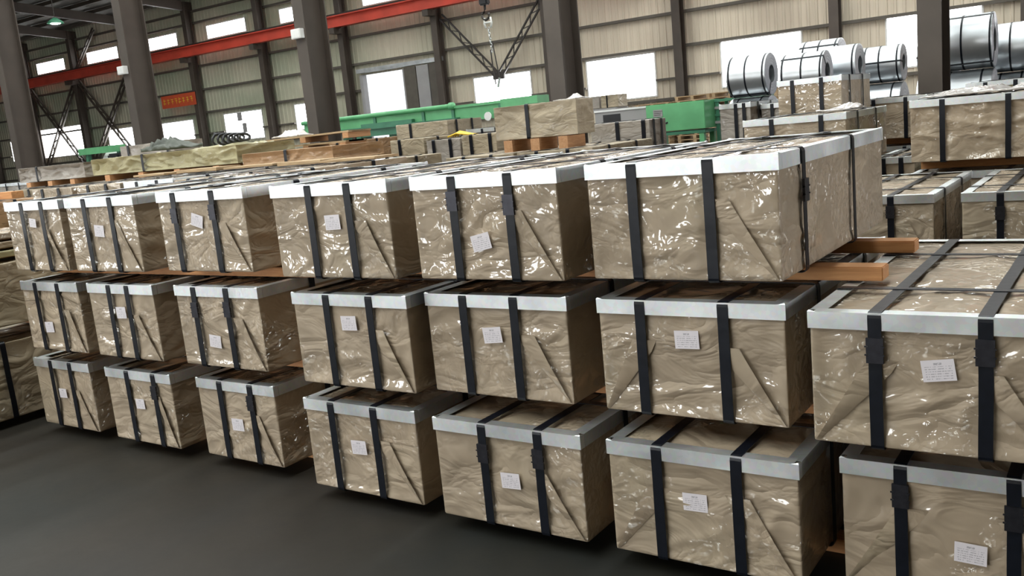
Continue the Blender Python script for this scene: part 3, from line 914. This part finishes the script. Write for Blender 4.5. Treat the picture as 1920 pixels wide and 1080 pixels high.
# rows of crates in the middle distance
C = [(-8.50, -7.90, 1.745, 'paper_matt', (0.17,), 'pale crate with one strap left in the distant row'),
     (-7.86, -7.30, 1.70, 'paper_grey', (0.12, 0.40), 'film-wrapped lilac-grey crate with two straps in the distant row'),
     (-7.27, -6.72, 1.725, 'paper_matt', (0.15, 0.45), 'crate with diagonal paper seam in the distant row')]
for i, (a, b, zt, mt, st, lab) in enumerate(C):
    stack(a, 9.5, b - a, 1.2, zt, 3, lab, lab.split(' in the')[0], 'distant crate row', 400 + 7 * i, mat=mt, lid=False, sx=st, sw=0.05)
stack(-5.50, 9.75, 0.78, 0.45, 1.71, 3, 'plain grey crate with a dark strap right of the bulky package', 'plain grey crate', 'distant crate row', 430, mat='paper_grey', lid=False, sx=(0.36, 0.7), sw=0.05)
stack(-9.86, 11.2, 1.05, 0.9, 1.97, 3, 'pale box with one strap below the green machine beam', 'pale box below the machine', 'distant crate row', 440, mat='paper_matt', lid=False, sx=(0.3,), sw=0.05)
stack(-11.3, 10.9, 1.0, 1.2, 1.80, 3, 'brownish box under the left end of the green machine', 'brownish box', 'distant crate row', 445, mat='paper_brown', lid=False, sx=(0.4,), sw=0.05)
stack(-8.5, 11.25, 0.62, 0.9, 1.79, 3, 'metal-topped crate below the white round lamp', 'metal-topped crate', 'distant crate row', 450, mat='paper_grey', lid=True, sx=(0.3, 0.55))
for i, x in enumerate((-19.0, -17.6, -16.2, -14.8)):
    stack(x, 9.4 + 0.3 * (i % 2), 1.2, 1.3, 1.62 + 0.06 * (i % 3), 3, ['leftmost', 'second', 'third', 'fourth'][i] + ' of four dim crates beyond the left end', NUM[i] + ' dim far-left crate', 'dim crates on the left', 460 + i * 5, mat='paper_grey')
# yellow ties and cable on the crates
o = MB()
for k in range(5):
    o.tube([(-0.25 + 0.02 * k, 0.03 * k, 0.012), (-0.1, 0.02 * k, 0.05 + 0.006 * k), (0.12, 0.03 * k - 0.03, 0.02), (0.26 - 0.02 * k, 0.02 * k, 0.012)], 0.012, 6)
tag(o.build('strap_offcuts', 'yellow', None, (-7.55, 9.9, 1.695), smooth=True), 'tangle of yellow plastic ties lying on the distant crates', 'plastic ties')

def pallet(label, x, y, z, w, d, hts, rz=0.0, tilt=0.0):
    root = thing('wooden_pallet', label, 'pallet', (x, y, z), rz)
    root.rotation_euler = (0, tilt, rz)
    hb, t = hts
    for k in range(3):
        xx = -w / 2 + 0.06 + (w - 0.12) * k / 2
        MB().box(xx - 0.05, xx + 0.05, -d / 2, d / 2, 0, hb).build('bearer', 'timber_y', root, bevel=0.003)
    for k in range(5):
        yy = -d / 2 + (d - 0.16) * k / 4
        MB().box(-w / 2, w / 2, yy, yy + 0.16, hb + 0.0005, hb + t).build('deck_board', 'board', root)
    return root
pallet('upper wooden pallet tilted on the brown bundle pile', -8.90, 8.50, 1.814, 1.6, 0.42, (0.07, 0.022), 0.03, -0.012)
pallet('lower wooden pallet beside the brown bundle', -7.75, 7.95, 1.60, 0.62, 0.34, (0.10, 0.02), 0.04, -0.05)
pallet('wooden pallet carrying the upper tilted pallet', -8.90, 8.52, 1.69, 1.45, 0.38, (0.085, 0.022))
pallet('wooden pallet lowest under the tilted pallets', -8.90, 8.52, 1.575, 1.45, 0.38, (0.085, 0.022))
support_row('tilted pallets', -9.8, -8.02, 8.29, 0.85, 1.56, 500, w=0.95)

# loose flat boards behind the row on the left
for k in range(5):
    o = MB().box(-0.34, 0.34, -0.16, 0.16, 0, 0.022 + 0.01 * (k % 2)).build('loose_board', 'board', None, (TOPS[k][0], TOPS[k][1] + 1.3, TOPS[k][2] + 0.011), bevel=0.003)
    o.rotation_euler = (0, 0, 0.1 * ((k % 3) - 1))
    tag(o, 'flat weathered board on second-row lid %s from the left' % NUM[k], 'board', 'loose boards on the rear lids')

# rolled dark tarp and hose
mb = MB()
pts = []
for k in range(60):
    a = k * 0.62; pts.append((-0.30 + 0.6 * k / 59, 0.10 * math.sin(a), 0.085 + 0.075 * math.cos(a) * (1 - 0.5 * k / 59)))
mb.tube(pts, 0.018, 6)
tag(mb.build('coiled_hose', 'black', None, (-9.25, 7.45, 1.872), smooth=True), 'dark coiled hose lying on the olive bundle', 'hose')
film_sheet('dark green-grey tarp bunched on the olive bundle', -10.45, 7.45, 1.90, 0.66, 0.5, 0.15, 12, 'folded_tarp', 'tarp', 'tarp')
film_sheet('whitish film scraps on the upper tilted pallet', -9.3, 8.5, 1.912, 0.5, 0.3, 0.08, 14)

# ------------------------------------------------------------------ left stack beside the front row
crate('dark bottom crate left of the first front stack', -7.46, 2.45, 0.0, 0.80, 0.612, d=1.6, seed=601, fine=True, folds='', skids=0.06, sy=(0.66, 1.25), lid=False, mat='paper_matt', group='left edge stack', sx=(0.25, 0.55))
crate('tan crate above the dark bottom crate at the left frame edge', -7.44, 2.40, 0.66, 0.78, 0.51, d=1.6, seed=602, fine=True, folds='', skids=0.06, sy=(0.3, 1.3), lid=False, mat='paper_matt', group='left edge stack', sx=(0.25, 0.55))
for k, z in enumerate((0.622,)):
    pass
MBt = MB().box(-0.36, 0.36, -0.05, 0.05, 0, 0.036)
for k, yy in enumerate((2.75, 3.65)):
    o = MBt.build('timber_bearer', 'timber', None, (-7.06, yy, 0.623), bevel=0.003)
    tag(o, ('nearer' if k == 0 else 'farther') + ' short timber between the two left edge crates', 'timber', 'timber bearers between the tiers')
for k in range(3):
    bundle(['lowest', 'middle', 'topmost'][k] + ' pale sheet pack at the left frame edge', -7.40 + 0.02 * k, -6.72 - 0.02 * k, 2.5, 1.4, 1.190 + 0.064 * k, 1.250 + 0.064 * k, 'paper' if k else 'paper_olive', (), 610 + k, 'sheet_pack', feet=2, amp=0.006, foot_h=0.012)
# boxes with an orange timber further left
stack(-11.6, 5.1, 0.9, 1.4, 1.50, 3, 'box with dark strap at the far left under orange timber', 'far left box', 'dim crates on the left', 620, mat='paper_brown', lid=False)
o = MB().box(-0.45, 0.45, -0.07, 0.07, 0, 0.08).build('timber_offcut', 'timber', None, (-11.15, 5.5, 1.505), bevel=0.004)
tag(o, 'orange timber lying on the far left box', 'timber')

# ------------------------------------------------------------------ steel coils
def coil(label, xc, yc, z, w, R, bands=(0.15, 0.5, 0.85), axial=(40, -50), group='steel coils on the right', holeR=None, support=True):
    r = holeR or R * 0.42
    root = thing('steel_coil', label, 'coil', (xc, yc, z), 0, group)
    t = w / 2
    prof = [(-t, r), (-t, R - 0.004), (-t + 0.004, R), (t - 0.004, R), (t, R - 0.004), (t, r)]
    MB().lathe_x(prof, 56).build('coil_body', 'coil', root, (0, 0, R + 0.004), smooth=False)
    for p_ in root.children[0].data.polygons: p_.use_smooth = True
    try: root.children[0].data.set_sharp_from_angle(angle=0.6)
    except Exception: pass
    for sx in (-1, 1):
        # stepped wraps on the end face
        prof = []
        n = 9
        for i in range(n):
            rr = r + (R - 0.012 - r) * i / (n - 1); prof.append((sx * (t + 0.002 + 0.004 * (i % 2)), rr))
        prof = prof + [(sx * (t - 0.002), R - 0.012), (sx * (t - 0.002), r)]
        MB().lathe_x(prof, 48).build('end_face', 'coilend', root, (0, 0, R + 0.004), label='bright wound edge of the coil')
    for b in bands:
        x = -t + w * b
        MB().lathe_x([(x - 0.014, R), (x - 0.014, R + 0.0035), (x + 0.014, R + 0.0035), (x + 0.014, R)], 48).build('steel_band', 'strap', root, (0, 0, R + 0.004))
    for a in axial:
        an = math.radians(a); cy, cz = -math.cos(an), math.sin(an)
        mb = MB(); P = Vector((0, cy, cz))
        mb.bar(Vector((-t - 0.006, 0, 0)) + P * (R + 0.003), Vector((t + 0.006, 0, 0)) + P * (R + 0.003), 0.028, 0.006, up=P)
        for sx in (-1, 1):
            mb.bar(Vector((sx * (t + 0.008), 0, 0)) + P * (R + 0.004), Vector((sx * (t + 0.008), 0, 0)) + P * r, 0.028, 0.004, up=(1, 0, 0))
        mb.build('eye_band', 'strap', root, (0, 0, R + 0.004))
    return root
def coil_stack(label, low, xc, yc, ztop, w, R, n, **kw):
    h = ztop / n
    for k in range(n):
        top = k == n - 1
        coil(label if top else low, xc, yc, h * k, w, h / 2 - 0.006 if not top else min(R, h / 2 - 0.006), **kw)
def coils_at(label, xc, yc, z0, z1, w, **kw):
    R = (z1 - z0) / 2 - 0.003
    coil(label, xc, yc, z0, w, R, **kw)
    k = max(1, round(z0 / 0.85)); h = z0 / k
    for j in range(k): coil('%s-layer coil under the %s' % (('floor', 'second', 'third')[j], ' '.join(label.split(',')[0].split()[:7])), xc, yc, h * j, w, h / 2 - 0.004, bands=(0.2, 0.8), axial=())
coils_at('grey-blue coil standing alone at the left in front of a bright window', -5.60, 15.7, 1.86, 2.57, 0.68, bands=(0.06, 0.48, 0.93), axial=(-62,))
coils_at('shiny coil right of the lone coil, half hidden by a crate', -4.52, 15.2, 1.80, 2.47, 0.66, bands=(0.04, 0.5, 0.95), axial=(48,))
coils_at('highest coil behind the half hidden shiny coil', -4.78, 17.1, 1.92, 2.74, 0.66, bands=(0.1, 0.5, 0.93), axial=(45,))
coils_at('coil showing only a white end right of the highest coil', -4.18, 16.2, 1.85, 2.56, 0.5, bands=(0.9,), axial=())
coils_at('lilac-grey coil with three bands left of the dark right column', -3.86, 17.4, 1.88, 2.52, 0.74, bands=(0.2, 0.52, 0.92), axial=(5,))
coils_at('coil cut by the left edge of the dark right column', -3.25, 19.4, 1.95, 2.62, 0.7, bands=(0.1, 0.5), axial=(0,))
coils_at('largest coil, right of the dark right column', -2.27, 15.9, 1.94, 2.76, 0.74, bands=(0.45, 0.97), axial=(65, -52))
coils_at('coil end with white film behind the largest coil', -1.78, 17.0, 1.85, 2.62, 0.5, bands=(0.5,), axial=())
coils_at('dim coil at the right frame edge', -1.02, 16.6, 1.80, 2.5, 0.66, bands=(0.1, 0.6), axial=(0,))
coils_at('second dim coil at the right frame edge', -0.2, 16.2, 1.80, 2.5, 0.66, bands=(0.3, 0.8), axial=(20,))

# ------------------------------------------------------------------ green processing line
m = thing('slitting_line', 'long green machine line with pipe rail beyond the crates', 'machine', (-14.5, 17.6, 0))
MB().box(-4.2, 0.9, -0.05, 0.06, 2.08, 2.32).build('side_plate', 'green', m)
MB().box(-4.2, 1.1, -0.25, 0.35, 2.02, 2.08).build('lower_flange', 'dgreen', m)
MB().tube([(-4.2, -0.10, 2.36), (0.9, -0.10, 2.36)], 0.055, 12).build('pipe_rail', 'green', m, smooth=True)
MB().tube([(0.86, -0.10, 2.36), (0.98, -0.10, 2.36)], 0.085, 12).build('pipe_flange', 'green', m, smooth=True)
MB().box(0.9, 2.5, -0.05, 0.06, 1.98, 2.30).build('side_plate', 'green', m)
MB().box(0.9, 2.6, -0.10, 0.12, 2.30, 2.36).build('top_flange', 'green', m)
MB().box(2.4, 3.4, -0.2, 0.3, 1.9, 2.38).build('gearbox', 'green', m)
MB().box(-2.0, -0.3, -0.18, -0.06, 1.84, 2.16).build('guard_panel', 'dgreen', m)
for x in (-3.2, -1.6, 0.0, 0.92, 2.3):
    MB().box(x - 0.04, x + 0.04, -0.09, -0.051, 2.08, 2.30).build('stiffener', 'dgreen', m)
for x in (-3.8, -2.1, -0.4, 1.3, 2.8):
    MB().box(x - 0.08, x + 0.08, -0.2, 0.2, 0, 2.02).build('leg', 'dgreen', m)
for i in range(14):
    MB().tube([(-4.0 + 0.33 * i, 0.1, 2.2), (-4.0 + 0.33 * i, 1.1, 2.2)], 0.07, 10).build('roller', 'darksteel', m, smooth=True)
MB().box(-4.2, 0.9, 1.1, 1.2, 2.02, 2.32).build('side_plate', 'green', m)
for x in (-3.8, -2.1, -0.4):
    MB().box(x - 0.08, x + 0.08, 1.05, 1.25, 0, 2.02).build('leg', 'dgreen', m)
mb = MB().lathe_x([(-0.012, 0.001), (-0.012, 0.10), (0.012, 0.10), (0.012, 0.001)], 24)
lamp = mb.build('round_reflector', 'white', m, (2.05, -0.24, 2.03), label='white round disc'); lamp.rotation_euler = (0, 0, PI / 2)

g = thing('control_cabinet', 'green machine housing with emblem plate right of the grey cabinet', 'machine', (-7.62, 16.9, 0))
MB().box(-0.62, 0.62, -0.0, 0.7, 1.36, 1.90).build('housing', 'green', g, bevel=0.01)
MB().box(-0.60, 0.60, 0.02, 0.66, 1.28, 1.34).build('base_rail', 'dgreen', g)
for x in (-0.52, 0.52):
    for yy in (0.08, 0.6): MB().box(x - 0.05, x + 0.05, yy - 0.05, yy + 0.05, 0, 1.28).build('leg', 'green', g)
MB().box(-0.46, -0.26, -0.008, 0.0, 1.66, 1.80).build('emblem_plate', 'grey', g)
for k in range(3): MB().box(-0.44, -0.30 + 0.02 * k, -0.012, -0.0081, 1.69 + 0.036 * k, 1.70 + 0.036 * k).build('emblem_line', 'darksteel', g)
MB().tube([(-0.34, -0.008, 1.50), (-0.27, -0.008, 1.535), (-0.22, -0.008, 1.515), (-0.16, -0.008, 1.54)], 0.016, 6).build('handle', 'black', g)
g = thing('control_cabinet', 'grey control cabinet with dark display left of the green housing', 'cabinet', (-8.9, 17.1, 0))
MB().box(-0.62, 0.6, 0, 0.6, 0.0, 1.90).build('housing', 'grey', g, bevel=0.01)
MB().box(-0.42, -0.02, -0.012, 0.0, 1.62, 1.80).build('display', 'black', g)
MB().box(-0.62, 0.6, -0.02, 0.0, 1.86, 1.90).build('top_lip', 'white', g)
MB().box(-0.5, 0.1, -0.16, 0.0, 1.54, 1.57).build('shelf', 'darksteel', g)
g = thing('roller_stand', 'dark green slatted roller stand right of the green housing', 'machine', (-6.5, 17.4, 0))
for k in range(4): MB().box(-0.5, 0.5, 0.0, 0.6, 1.42 + 0.14 * k, 1.47 + 0.14 * k).build('rail', 'dgreen' if k % 2 else 'grey', g)
for x in (-0.45, 0.45):
    for yy in (0.05, 0.55): MB().box(x - 0.035, x + 0.035, yy - 0.035, yy + 0.035, 0, 1.90).build('post', 'dgreen', g)

# small boxes and pallet stacks along the far wall
for k in range(5):
    x = -15.6 + 0.62 * k
    st = 1.9 - 0.02 * k
    crate(['leftmost', 'second', 'middle', 'fourth', 'rightmost'][k] + ' of five small boxes on the bench under the right bright window', x, 24.0, 2.007, 0.56, 0.36, d=0.6, seed=700 + k, fine=False, folds='', lid=False, mat=['paper_olive', 'paper_grey', 'paper_matt', 'paper_grey', 'paper_matt'][k], group='small boxes on the bench', sx=(0.2,), nstr=False)
b = thing('work_bench', 'long bench carrying five small boxes under the right bright window', 'bench', (-14.3, 24.3, 0))
MB().box(-1.7, 1.7, -0.4, 0.4, 1.9, 1.995).build('bench_top', 'grey', b)
for x in (-1.6, 0, 1.6):
    for yy in (-0.33, 0.33): MB().box(x - 0.05, x + 0.05, yy - 0.05, yy + 0.05, 0, 1.9).build('leg', 'darksteel', b)
pm = MB()
for k in range(3): pm.box(-0.05 + 0.5 * (k - 1) * 1.05, 0.05 + 0.5 * (k - 1) * 1.05, -0.5, 0.5, 0.0, 0.10)
for k in range(6): pm.box(-0.6, 0.6, -0.5 + 0.17 * k, -0.37 + 0.17 * k, 0.1005, 0.128)
PALM = pm.mesh('wooden_pallet', 'board')
rnd = random.Random(11)
for s, (x, y, n) in enumerate([(-13.0, 27.6, 15), (-11.7, 27.9, 16), (-10.4, 27.6, 16), (-9.1, 28.0, 17)]):
    for k in range(n):
        o = link('wooden_pallet', PALM, None, (x + rnd.uniform(-0.04, 0.04), y + rnd.uniform(-0.04, 0.04), 0.135 * k))
        tag(o, 'weathered pallet, %s layer from the floor, %s of four far-wall pallet stacks' % (['first', 'second', 'third', 'fourth', 'fifth', 'sixth', 'seventh', 'eighth', 'ninth', 'tenth', 'eleventh', 'twelfth', 'thirteenth', 'fourteenth', 'fifteenth', 'sixteenth', 'seventeenth'][k], ['leftmost', 'second', 'third', 'rightmost'][s]), 'pallet', 'pallet stacks at the far wall')

# ------------------------------------------------------------------ overhead crane with hook and sling
cr = thing('overhead_crane', 'red overhead crane whose dark hook hangs above the machine', 'crane', (-14.1, 20.0, 0))
for x in (-0.9, 0.9):
    MB().box(x - 0.2, x + 0.2, -5.2, 13.9, 8.25, 9.0).build('bridge_girder', 'red', cr)
for yy in (-5.06, 14.03):
    MB().box(-1.6, 1.6, yy - 0.12, yy + 0.12, 8.0, 8.25).build('end_carriage', 'red', cr)
MB().box(-0.68, 0.68, -0.7, 0.7, 8.6, 9.0).build('trolley', 'darksteel', cr)
for x in (-0.06, 0.06):
    MB().tube([(x, 0, 8.6), (x, 0, 5.25)], 0.012, 6).build('hoist_rope', 'darksteel', cr)
MB().box(-0.13, 0.13, -0.09, 0.09, 4.88, 5.3).build('hook_block', 'black', cr, bevel=0.03)
pts = [(0, 0, 4.9), (0, 0, 4.78), (-0.05, 0, 4.70)]
for k in range(9):
    a = math.radians(150 + k * 30); pts.append((0.0 + 0.11 * math.cos(a), 0, 4.62 + 0.11 * math.sin(a)))
MB().tube(pts, 0.032, 8).build('hook', 'darksteel', cr, smooth=True)
sl = thing('chain_sling', 'pale chain sling with shackle hanging on the crane hook', 'sling', (-14.05, 20.0, 0))
mb = MB()
for x in (-0.09, 0.09): mb.tube([(x, 0, 4.56), (x * 1.3, 0, 4.42), (x * 0.8, 0, 4.30)], 0.025, 8)
mb.tube([(-0.12, 0, 4.44), (0.12, 0, 4.44)], 0.025, 8)
mb.build('shackle', 'white', sl, smooth=True)
for k in range(9):
    z = 4.28 - 0.07 * k; mb = MB()
    loop = [(0.024 * math.cos(q * PI / 4), 0, 0.048 * math.sin(q * PI / 4)) for q in range(9)]
    if k % 2: loop = [(0, a, b_) for a, _, b_ in loop]
    mb.tube([(a + 0.006 * k, b_, z + c_) for a, b_, c_ in loop], 0.010, 6)
    mb.build('chain_link', 'galv', sl, smooth=True)
MB().tube([(0.0, 0, 3.75), (0.02, 0, 3.3), (0.06, 0, 2.86)], 0.018, 6).build('rope_leg', 'darksteel', sl)
MB().tube([(0.08, 0, 3.95), (0.14, 0, 3.45), (0.2, 0, 3.0)], 0.016, 6).build('rope_leg', 'darksteel', sl)
MB().tube([(0.2, 0, 3.02), (0.16, 0, 2.9), (0.12, 0, 2.78)], 0.03, 6).build('sling_hook', 'galv', sl)

# ------------------------------------------------------------------ small fittings on walls and columns
b = thing('slogan_banner', 'orange-red banner with yellow characters hung on the far wall', 'banner', (-46.65, YF - 0.75, 4.70))
MB().box(-1.6, 1.6, -0.01, 0.01, 0, 0.72).build('banner_cloth', 'banner', b)
for k in range(8):
    x = -1.3 + 0.36 * k; mb = MB(); q = 0.03 * ((k * 5) % 4)
    mb.box(x - 0.1, x + 0.1, -0.016, -0.0105, 0.42 + q * 0.5, 0.46 + q * 0.5).box(x - 0.13 + q, x + 0.12, -0.016, -0.0105, 0.26 + q, 0.30 + q).box(x - 0.06 + q, x - 0.02 + q, -0.0165, -0.0105, 0.2, 0.54 - q)
    mb.build('character', 'yellow', b)
MB().box(-1.7, 1.7, -0.02, 0.02, 0.72, 0.76).build('batten', 'darksteel', b)
for nm, x, z, lab in (('a', -20.9 - 0.05, 3.94, 'small white junction box on the hall column right of the crossed bracing'), ('b', -14.62 - 0.02, 3.98, 'small white junction box on the second visible hall column')):
    t_ = thing('junction_box', lab, 'junction box', (x, BIGY - 0.33, z))
    MB().box(-0.14, 0.14, -0.13, -0.001, 0, 0.2).build('box_body', 'white', t_, bevel=0.008)
    MB().box(-0.12, 0.12, -0.138, -0.1305, 0.02, 0.18).build('box_cover', 'white', t_)
def bay_lamp(x, y, z, label, r=0.22, drop=None):
    t_ = thing('bay_lamp', label, 'lamp', (x, y, z))
    zt = roof_z(y) - 0.2 - z
    MB().tube([(0, 0, 0.30), (0, 0, zt)], 0.015, 6).build('drop_rod', 'darksteel', t_)
    prof = [(0.05, 0.05), (0.28, 0.06), (0.10, r * 0.8), (0.0, r), (0.0, r - 0.02), (0.09, r * 0.75)]
    o = MB().lathe_x(prof, 20).build('lamp_shade', 'dgreen', t_, smooth=True); o.rotation_euler = (0, -PI / 2, 0)
    o = MB().lathe_x([(0.0, 0.001), (0.0, r * 0.6), (-0.03, r * 0.5), (-0.06, 0.001)], 16).build('bulb', 'lamp', t_, smooth=True); o.rotation_euler = (0, -PI / 2, 0)
bay_lamp(-44.0, 26.0, 8.8, 'greenish glowing bay lamp high up near the roof corner', 0.4)
# forklift-like green frame machine by the far left window
g = thing('uncoiler', 'green uncoiler with pale drum at the far left below the bright window', 'machine', (-27.0, 16.6, 0))
for x in (-0.8, 0.9): MB().bar((x, 0, 0), (x + 0.25, 0, 2.15), 0.12, 0.12).build('post', 'dgreen', g)
MB().box(-0.9, 1.3, -0.12, 0.12, 2.15, 2.35).build('cross_beam', 'green', g)
MB().lathe_x([(-0.4, 0.1), (-0.4, 0.5), (0.4, 0.5), (0.4, 0.1)], 28).build('drum', 'white', g, (0.5, 0.5, 1.75))
MB().box(0.0, 1.4, 0.2, 0.8, 0.0, 1.2).build('gearbox', 'dgreen', g)
MB().box(0.9, 1.5, -0.3, 0.3, 1.5, 2.1).build('motor', 'black', g, bevel=0.05)

# scraps on the floor
for k, (x, y, lab) in enumerate([(-3.74, 1.78, 'small white paper scrap on the dark floor near the left'), (-3.05, 1.92, 'pale smear-like scrap on the dark floor')]):
    mb = MB(); mb.add([(-0.02, -0.006, 0.001), (0.022, -0.002, 0.006), (0.018, 0.008, 0.009), (-0.016, 0.006, 0.002), (-0.02, -0.006, 0.0), (0.022, -0.002, 0.0), (0.018, 0.008, 0.0), (-0.016, 0.006, 0.0)],
        [(0, 1, 2, 3), (7, 6, 5, 4), (0, 4, 5, 1), (1, 5, 6, 2), (2, 6, 7, 3), (3, 7, 4, 0)])
    tag(mb.build('paper_scrap', 'white', None, (x, y, 0.0005)), lab, 'scrap')
